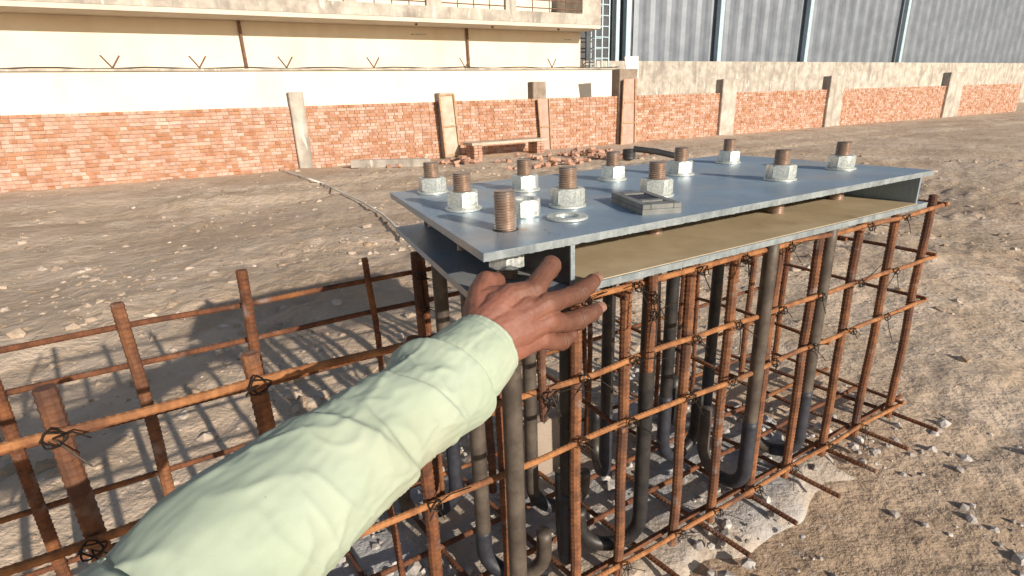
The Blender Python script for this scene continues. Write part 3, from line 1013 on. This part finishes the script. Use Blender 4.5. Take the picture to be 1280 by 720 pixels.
front_z = [zf[0] + 0.135, zf[0], zf[1], FLOOR + 0.05]
for z in front_z:
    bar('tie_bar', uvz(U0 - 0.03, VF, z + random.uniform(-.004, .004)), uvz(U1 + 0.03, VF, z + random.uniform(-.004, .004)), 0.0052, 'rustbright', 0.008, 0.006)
back_z = [at_v(478, 347, VB)[1], at_v(478, 388, VB)[1], at_v(478, 442, VB)[1]]
back_z += [back_z[2] - 0.12, back_z[2] - 0.24, back_z[2] - 0.36]
for z in back_z:
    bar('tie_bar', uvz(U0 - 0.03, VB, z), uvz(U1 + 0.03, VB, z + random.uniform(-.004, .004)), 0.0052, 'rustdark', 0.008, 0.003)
vf = VF + 0.015
tz = ZB - T - 0.035
vbar(517, 422, 720, vf, 0.0100, 'rustdark')                               # stub topped bar at the left
vbar(720, 420, 720, vf, 0.0100, 'rust', zt=tz)
vbar(783.5, 368, 720, vf, 0.0100, 'rust', zt=tz)
vbar(625, 520, 720, vf, 0.0068, 'rustdark', zt=tz)
u_, z_ = at_v(796, 455, vf)
bar('rebar', uvz(u_, vf - 0.028, z_), uvz(u_, vf - 0.028, tz), 0.0085, 'rust')
vm = VF - 0.012
u_, z_ = at_v(679.5, 527, vm)
bar('rebar', uvz(u_ + 0.001, vm, z_), uvz(u_ - 0.002, vm, tz - 0.03), 0.0062, 'rust')
vbb = VB - 0.014
vbar(518, 315, 440, vbb, 0.0098, 'rust')
vbar(611, 520, 690, 0.50, 0.0098, 'rust', zt=tz)
vbar(551, 590, 675, vbb, 0.0065, 'rustdark', zt=tz)
vbar(737, 400, 540, 0.50, 0.0065, 'rustdark', zt=tz)
vbar(486, 631, 720, 0.30, 0.0062, 'rustdark', px2=504, zt=None)
for u in (-0.235, -0.42, -0.60):
    bar('rebar', uvz(u, vf, FLOOR + 0.01), uvz(u, vf, CZ - 0.26 + random.uniform(-.02, .03)), 0.0100, random.choice(('rust', 'rustdark')))
    bar('rebar', uvz(u + 0.03, vbb, FLOOR + 0.01), uvz(u + 0.03, vbb, CZ - 0.27 + random.uniform(-.02, .02)), 0.0098, random.choice(('rust', 'rustdark')))
for u in (0.50, 0.62, 0.76, 0.90, 1.06, 1.22, 1.40):
    bar('rebar', uvz(u, vf, FLOOR + 0.01), uvz(u, vf, tz), 0.0100, 'rust')
    bar('rebar', uvz(u + 0.05, vbb, FLOOR + 0.01), uvz(u + 0.05, vbb, tz), 0.0095, random.choice(('rust', 'rustdark')))
for u in (U0, U1):                                                        # the short sides
    for z in front_z:
        bar('tie_bar', uvz(u, VF - 0.01, z + 0.008), uvz(u, VB + 0.01, z + 0.008), 0.005, 'rustdark')
for u in (0.02, 0.26, 0.42, 0.57, 0.70, 0.84, 1.0):                          # thinner bars of the back face and the middle
    bar('rebar', uvz(u + 0.02, vbb, FLOOR + 0.01), uvz(u, vbb, tz - 0.02), 0.0065, 'rustdark', wob=0.008)
for u in (0.33, 0.66, 0.98):
    for z in (front_z[0] - 0.02, front_z[2] - 0.015):
        bar('tie_bar', uvz(u, VF, z), uvz(u + 0.01, VB, z), 0.0045, 'rustdark', wob=0.006)
# bottom mat
for v in (0.16, 0.27, 0.39, 0.52):
    bar('bottom_bar', uvz(U0 - 0.1, v, FLOOR + 0.028), uvz(U1 + 0.1, v, FLOOR + 0.028), 0.006, 'rustdark')
for i in range(13):
    u = -0.6 + i * 0.165
    bar('bottom_bar', uvz(u + 0.05, 0.02, FLOOR + 0.016), uvz(u - 0.02, 0.66, FLOOR + 0.016), 0.0058, 'rust' if i % 2 else 'rustdark')
# binding wire
def tie(u, v, z, n=2):
    if random.random() < 0.12: return
    bm = bmesh.new()
    g = random.uniform(0.75, 1.25)
    sk = random.uniform(-0.004, 0.004)
    c = uvz(u, v, z)
    loop = []
    for i in range(13):
        a = 2 * math.pi * i / 12
        loop.append(c + U * sk * math.sin(a * 2) + (U * 0.0085 + Z * 0.004) * g * math.cos(a) + (-V) * (0.010 + 0.004 * math.sin(a * 2)) + (Z * 0.0075 - U * 0.005) * math.sin(a))
    tube(bm, loop, 0.0011, 5)
    loop = []
    for i in range(13):
        a = 2 * math.pi * i / 12
        loop.append(c + Z * sk * math.cos(a * 3) + (-U * 0.0080 + Z * 0.005) * g * math.cos(a) + (-V) * (0.011 + 0.004 * math.cos(a * 2)) + (Z * 0.0070 + U * 0.005) * math.sin(a))
    tube(bm, loop, 0.0011, 5)
    for q in range(n):
        d = (U * random.uniform(-1, 1) - V * random.uniform(0.1, 0.6) + Z * random.uniform(-0.9, 0.5)).normalized()
        L = random.uniform(0.02, 0.075)
        b = c - V * 0.010
        d2 = (d + Vector((random.uniform(-.4, .4), random.uniform(-.4, .4), -0.35))).normalized()
        tube(bm, [b, b + d * L * 0.5, b + d * L * 0.5 + d2 * L * 0.5], 0.0009, 5)
    build('tie_wire', bm, M['wire'], CAGE)
for px in (720, 783.5, 517):
    u, _ = at_v(px, 420, vf)
    for z in front_z: tie(u, VF, z, 3)
u, z = at_v(679.5, 500, VF)
tie(u, vm, front_z[1], 4)
tie(u, vm, front_z[1] - 0.012, 3)
u, _ = at_v(518, 315, vbb)
for z in back_z[:4]: tie(u, VB - 0.03, z, 3)
u, _ = at_v(796, 400, vf)
for z in (front_z[0] - 0.02, front_z[0] - 0.05, front_z[1] + .02): tie(u, vf - 0.03, z, 3)
for u in (-0.235, -0.42, 0.5, 0.62, 0.76, 0.9, 1.06, 1.22):
    for z in front_z[:4]: tie(u, VF, z, 2)
# board standing behind the bolts
def back_board():
    a = at_z(662, 604, FLOOR)
    u = (a - FC).dot(U)
    v = (a - FC).dot(V)
    bm = bmesh.new()
    box(bm, uvz(u + 0.06, v + 0.02, FLOOR + 0.075), U * 0.075, V * 0.014, Z * 0.085, 0.003)
    tag(build('timber_block', bm, M['roughconc']), 'flat grey brown board standing on the pad behind the bolts', 'board')
back_board()
# ------------------------------------------------------------------ the worker's arm
def capsule(bm, a, b, ra, rb, seg=14):
    a, b = Vector(a), Vector(b)
    d = (b - a)
    L = d.length
    t = d.normalized()
    pts, rr = [], []
    for i in range(6):
        th = math.pi / 2 * i / 6
        pts.append(a - t * ra * math.cos(th)); rr.append(max(ra * math.sin(th), ra * 0.04))
    for i in range(5):
        q = i / 4
        pts.append(a.lerp(b, q)); rr.append(ra + (rb - ra) * q)
    for i in range(1, 7):
        th = math.pi / 2 * i / 6
        pts.append(b + t * rb * math.sin(th)); rr.append(max(rb * math.cos(th), rb * 0.04))
    tube(bm, pts, rr, seg)
def arm():
    D = at_d
    shoulder = Vector((-0.60, -0.22, CZ - 0.20))
    root = empty('person', shoulder + Vector((0, 0, -1.1)), 'worker in a pale mint green shirt reaching in to grip the nearest bolt', 'person')
    bm = bmesh.new()
    W1, W2 = D(597, 410, 0.560), D(620, 442, 0.560)
    mcp = dict(i=D(667, 362, 0.594), m=D(681, 381, 0.588), r=D(684, 402, 0.590), p=D(675, 424, 0.598))
    capsule(bm, W1, D(636, 372, 0.582), 0.0175, 0.0155)
    capsule(bm, D(636, 372, 0.582), mcp['i'], 0.0150, 0.0112)
    capsule(bm, D(608, 420, 0.558), mcp['m'], 0.0180, 0.0115)
    capsule(bm, D(614, 430, 0.558), mcp['r'], 0.0180, 0.0112)
    capsule(bm, W2, mcp['p'], 0.0165, 0.0106)
    capsule(bm, D(622, 385, 0.577), D(645, 412, 0.576), 0.0185, 0.0165)
    capsule(bm, D(640, 400, 0.574), D(655, 385, 0.582), 0.0165, 0.0140)
    capsule(bm, W1, W2, 0.0185, 0.0175)
    # forearm inside the sleeve
    capsule(bm, D(609, 425, 0.560), D(560, 480, 0.520), 0.0245, 0.030)
    capsule(bm, D(560, 480, 0.520), D(470, 570, 0.445), 0.030, 0.036)
    # thumb wraps the left side of the bolt
    th = [(W1, 0.0175), (D(598, 388, 0.578), 0.0165), (D(602, 366, 0.592), 0.0148), (D(608, 353, 0.604), 0.0135), (D(620, 352, 0.628), 0.0110)]
    for (a, ra), (b, rb) in zip(th, th[1:]): capsule(bm, a, b, ra, rb)
    capsule(bm, D(606, 376, 0.584), D(642, 370, 0.586), 0.0150, 0.0130)
    fing = [
        [(mcp['i'], 0.0129), (D(680, 343, 0.616), 0.0116), (D(688, 332.5, 0.634), 0.0119), (D(687, 338, 0.664), 0.0105), (D(682, 345, 0.690), 0.0093)],
        [(mcp['m'], 0.0129), (D(702, 374, 0.616), 0.0113), (D(722, 366.5, 0.640), 0.0117), (D(735, 357.5, 0.662), 0.0104), (D(742, 351.5, 0.678), 0.0097)],
        [(mcp['r'], 0.0124), (D(703, 403, 0.616), 0.0111), (D(723, 399.5, 0.638), 0.0117), (D(737, 392, 0.658), 0.0101), (D(746, 387, 0.672), 0.0090)],
        [(mcp['p'], 0.0119), (D(690, 427, 0.614), 0.0106), (D(701, 426, 0.628), 0.0107), (D(710, 420, 0.648), 0.0093), (D(715, 415, 0.662), 0.0083)],
    ]
    for f in fing:
        for (a, ra), (b, rb) in zip(f, f[1:]): capsule(bm, a, b, ra, rb)
    # webs between the knuckles
    ks = ['i', 'm', 'r', 'p']
    for a, b in zip(ks, ks[1:]):
        capsule(bm, mcp[a] + (W1 - mcp[a]).normalized() * 0.010, mcp[b] + (W2 - mcp[b]).normalized() * 0.010, 0.0095, 0.0095)
    me = bpy.data.meshes.new('hand_raw')
    bmesh.ops.recalc_face_normals(bm, faces=bm.faces)
    bm.to_mesh(me)
    bm.free()
    o = bpy.data.objects.new('hand_raw', me)
    COL.objects.link(o)
    md = o.modifiers.new('r', 'REMESH')
    md.mode = 'VOXEL'
    md.voxel_size = 0.0009
    md.use_smooth_shade = True
    ms = o.modifiers.new('s', 'SMOOTH')
    ms.factor = 0.5
    ms.iterations = 10
    dg = bpy.context.evaluated_depsgraph_get()
    me2 = bpy.data.meshes.new_from_object(o.evaluated_get(dg))
    bpy.data.objects.remove(o)
    # creases at the finger joints, tendons on the back
    joints = [(f[2][0], (f[3][0] - f[1][0]).normalized(), 0.010) for f in fing] + [(f[3][0], (f[4][0] - f[2][0]).normalized(), 0.007) for f in fing]
    tendons = [(W1.lerp(W2, f_), mcp[k_]) for f_, k_ in ((0.15, 'i'), (0.4, 'm'), (0.62, 'r'), (0.85, 'p'))]
    creases = []
    klist = [mcp[k_] for k_ in 'imrp']
    kdirs = [(fing[q_][2][0] - klist[q_]).normalized() for q_ in range(4)]
    nrms = [v.normal.copy() for v in me2.vertices]
    for v in me2.vertices:
        c = v.co.copy()
        off = 0.0
        cr = 0.0
        for jc, jd, ext in joints:
            q = c - jc
            if q.length_squared < 0.0005:
                x = q.dot(jd)
                if abs(x) < ext:
                    win = max(0, math.cos(x / ext * math.pi / 2))
                    wob_ = x + 0.0009 * noise.noise(c * 260)
                    gr = (0.5 + 0.5 * math.cos(wob_ * 2 * math.pi / 0.0043)) ** 1.5
                    off += -0.00105 * win * gr + 0.0011 * win
                    cr = max(cr, win * gr)
        for kc in mcp.values():
            q2 = (c - kc).length_squared
            off += 0.0016 * math.exp(-q2 / 0.00007)
        for ka, kb in tendons:
            ab = kb - ka
            t_ = max(0, min(1, (c - ka).dot(ab) / ab.length_squared))
            dd = (c - ka - ab * t_).length_squared
            if dd < 0.0008: off += 0.0010 * math.sin(math.pi * min(1, t_ * 1.15 + 0.05)) * math.exp(-max(0, math.sqrt(dd) - 0.0145) ** 2 / 0.000012)
        off += 0.0007 * noise.noise(c * 60) + 0.0003 * noise.noise(c * 190) - 0.00035 * max(0, 0.25 - abs(noise.noise(c * 120 + Vector((3, 1, 2)))))
        kn, d2 = 0, 1e9
        for q_, kp in enumerate(klist):
            e_ = (c - kp).length_squared
            if e_ < d2: kn, d2 = q_, e_
        fr_ = max(0, min(1, (c - klist[kn]).dot(kdirs[kn]) / 0.03 + 0.2))
        creases.append(min(1, cr * 0.9 + 0.40 * fr_))
        v.co = c + nrms[v.index] * off
    me2.polygons.foreach_set('use_smooth', [True] * len(me2.polygons))
    me2.materials.clear()
    me2.attributes.new('crease', 'FLOAT', 'POINT').data.foreach_set('value', creases)
    hand = link('body', me2, M['skin'], root)
    # nails
    for f, ax in ((fing[2], (0.30, -0.25, -0.92)), (fing[3], (0.5, -0.4, -0.75)), (fing[1], (0.55, -0.6, -0.45))):
        tip, prev = f[4][0], f[3][0]
        t = (tip - prev).normalized()
        nrm = ROT @ Vector(ax)
        nrm = (nrm - t * nrm.dot(t)).normalized()
        sd = t.cross(nrm)
        bm = bmesh.new()
        r = f[4][1]
        g = []
        for i in range(6):
            row = []
            for j in range(7):
                x = (i / 5) * r * 1.5 - r * 0.35
                wv = 1.0 if i < 4 else (0.92 if i == 4 else 0.7)
                a = (j / 6 - 0.5) * 1.5 * wv
                row.append(bm.verts.new(tip + t * x + (nrm * math.cos(a) + sd * math.sin(a)) * (r * (1.04 - 0.02 * i) + 0.0002)))
            g.append(row)
        for i in range(5):
            for j in range(6):
                bm.faces.new((g[i][j], g[i][j + 1], g[i + 1][j + 1], g[i + 1][j]))
        bmesh.ops.solidify(bm, geom=bm.faces[:], thickness=0.0006)
        build('nail', bm, M['nail'], root, smooth=2)
    # ---------------- sleeve
    ax = [(D(608, 431, 0.562), 0.0375), (D(590, 449, 0.545), 0.0410), (D(562, 476, 0.522), 0.0440), (D(525, 507, 0.488), 0.0430), (D(478, 541, 0.452), 0.0435), (D(403, 600, 0.405), 0.047), (D(295, 690, 0.355), 0.053), (D(170, 850, 0.310), 0.068),
          (Vector((-0.30, 0.10, CZ - 0.30)), 0.080), (Vector((-0.45, -0.06, CZ - 0.26)), 0.086), (shoulder, 0.095)]
    P, Rr = [], []
    n = 26
    for i in range(len(ax) - 1):
        p0, p1, p2, p3 = ax[max(i - 1, 0)], ax[i], ax[i + 1], ax[min(i + 2, len(ax) - 1)]
        for q in range(n):
            t = q / n
            a = 0.5 * ((2 * p1[0]) + (p2[0] - p0[0]) * t + (2 * p0[0] - 5 * p1[0] + 4 * p2[0] - p3[0]) * t * t + (3 * p1[0] - p0[0] - 3 * p2[0] + p3[0]) * t ** 3)
            P.append(a)
            Rr.append(p1[1] + (p2[1] - p1[1]) * t)
    # resample to even arc length
    L = [0]
    for i in range(1, len(P)): L.append(L[-1] + (P[i] - P[i - 1]).length)
    step = 0.0016
    QP, QR, QS = [], [], []
    s = 0
    i = 0
    while s < L[-1]:
        while i < len(L) - 2 and L[i + 1] < s: i += 1
        t = (s - L[i]) / max(1e-9, L[i + 1] - L[i])
        QP.append(P[i].lerp(P[i + 1], t)); QR.append(Rr[i] + (Rr[i + 1] - Rr[i]) * t); QS.append(s)
        s += step if s < 0.32 else 0.008
    bm = bmesh.new()
    T0 = None
    rings = []
    view = None
    seg = 150
    nP = len(QP)
    prevn = None
    for i in range(nP):
        a, b = QP[max(i - 4, 0)], QP[min(i + 4, nP - 1)]
        t = (b - a).normalized()
        up = (CAM - QP[i])
        up = Vector((0, 0, 1)) if prevn is None else prevn
        e1 = (up - t * up.dot(t)).normalized()
        prevn = e1
        e2 = t.cross(e1)
        cv = CAM - QP[i]
        thc = math.atan2(cv.dot(e2), cv.dot(e1))
        ring = []
        for k in range(seg):
            th = 2 * math.pi * k / seg
            d = e1 * math.cos(th) + e2 * math.sin(th)
            s = QS[i]
            r = QR[i]
            # big overlap of the sleeve over the cuff, and the slack folds behind it
            def fold(s0, amp, ph, h, wl, wr, th0=None, tw=1.0):
                c = s0 + amp * math.sin(th + ph)
                x = s - c
                wgt = 1.0
                if th0 is not None:
                    dth = (th - th0 + math.pi) % (2 * math.pi) - math.pi
                    wgt = math.exp(-(dth / tw) ** 2)
                y = math.exp(-(x / wl) ** 2) if x < 0 else math.exp(-(x / wr) ** 2)
                return h * y * wgt
            off = 0
            off += fold(0.066, 0.013, 0.3, 0.0062, 0.0016, 0.026)
            off -= fold(0.058, 0.013, 0.3, 0.0030, 0.007, 0.002)
            off += fold(0.083, 0.016, -0.9, 0.0045, 0.0025, 0.012, 0.9, 0.9)
            off += fold(0.113, 0.022, 1.1, 0.0050, 0.0024, 0.022, 5.7, 1.2)
            off += fold(0.150, 0.026, 2.3, 0.0038, 0.003, 0.022, 4.8, 1.2)
            off += fold(0.190, 0.020, 0.6, 0.0045, 0.004, 0.026, 5.9, 1.0)
            cx, sx = math.cos(th), math.sin(th)
            wv = Vector((cx * 1.2 + s * 7, sx * 1.2 - s * 5, s * 20))
            wv += Vector((noise.noise(wv * 0.8), noise.noise(wv * 0.8 + Vector((5, 2, 1))), noise.noise(wv * 0.8 + Vector((1, 7, 4))))) * 0.7
            slack = min(1, max(0.25, (s - 0.05) / 0.05))
            rg = 1 - abs(noise.noise(wv)) * 2.2
            off += 0.0020 * slack * max(0, rg) ** 3
            rg = 1 - abs(noise.noise(Vector((cx * 1.1 - s * 12, sx * 1.1 + s * 7, s * 30)))) * 2.8
            off += 0.0013 * slack * max(0, rg) ** 3
            off += 0.0018 * noise.noise(Vector((cx * 1.6, sx * 1.6, s * 12)))
            off += 0.0006 * noise.noise(Vector((cx * 9, sx * 9, s * 90)))
            if thc is None:
                pass
            else:
                dth = (th - thc - 0.25 + math.pi) % (2 * math.pi) - math.pi
                if 0.012 < s < 0.085:
                    off += 0.0011 / (1 + math.exp(-dth * 60)) * math.exp(-max(0, dth) * 1.6)
            if s < 0.0026: off += 0.0002
            elif s < 0.0042: off -= 0.0007                  # hem stitch line
            elif 0.0105 < s < 0.0125: off -= 0.0005
            elif 0.050 < s < 0.0525 or 0.0555 < s < 0.057: off -= 0.0006      # cuff seam
            ring.append(bm.verts.new(QP[i] + d * (r + off)))
        rings.append(ring)
    for i in range(nP - 1):
        for k in range(seg):
            bm.faces.new((rings[i][k], rings[i][(k + 1) % seg], rings[i + 1][(k + 1) % seg], rings[i + 1][k]))
    # turned-in hem at the wrist
    inner = []
    for dep, sh in ((0.0, 0.985), (0.02, 0.95), (0.05, 0.88)):
        j = int(dep / step)
        inner.append([bm.verts.new(QP[j] + (rings[j][k].co - QP[j]) * sh) for k in range(seg)])
    chain = [rings[0]] + inner
    for i in range(len(chain) - 1):
        for k in range(seg):
            bm.faces.new((chain[i + 1][k], chain[i + 1][(k + 1) % seg], chain[i][(k + 1) % seg], chain[i][k]))
    bm.faces.new(rings[-1])
    build('shirt_sleeve', bm, M['shirt'], root, smooth=2)
arm()
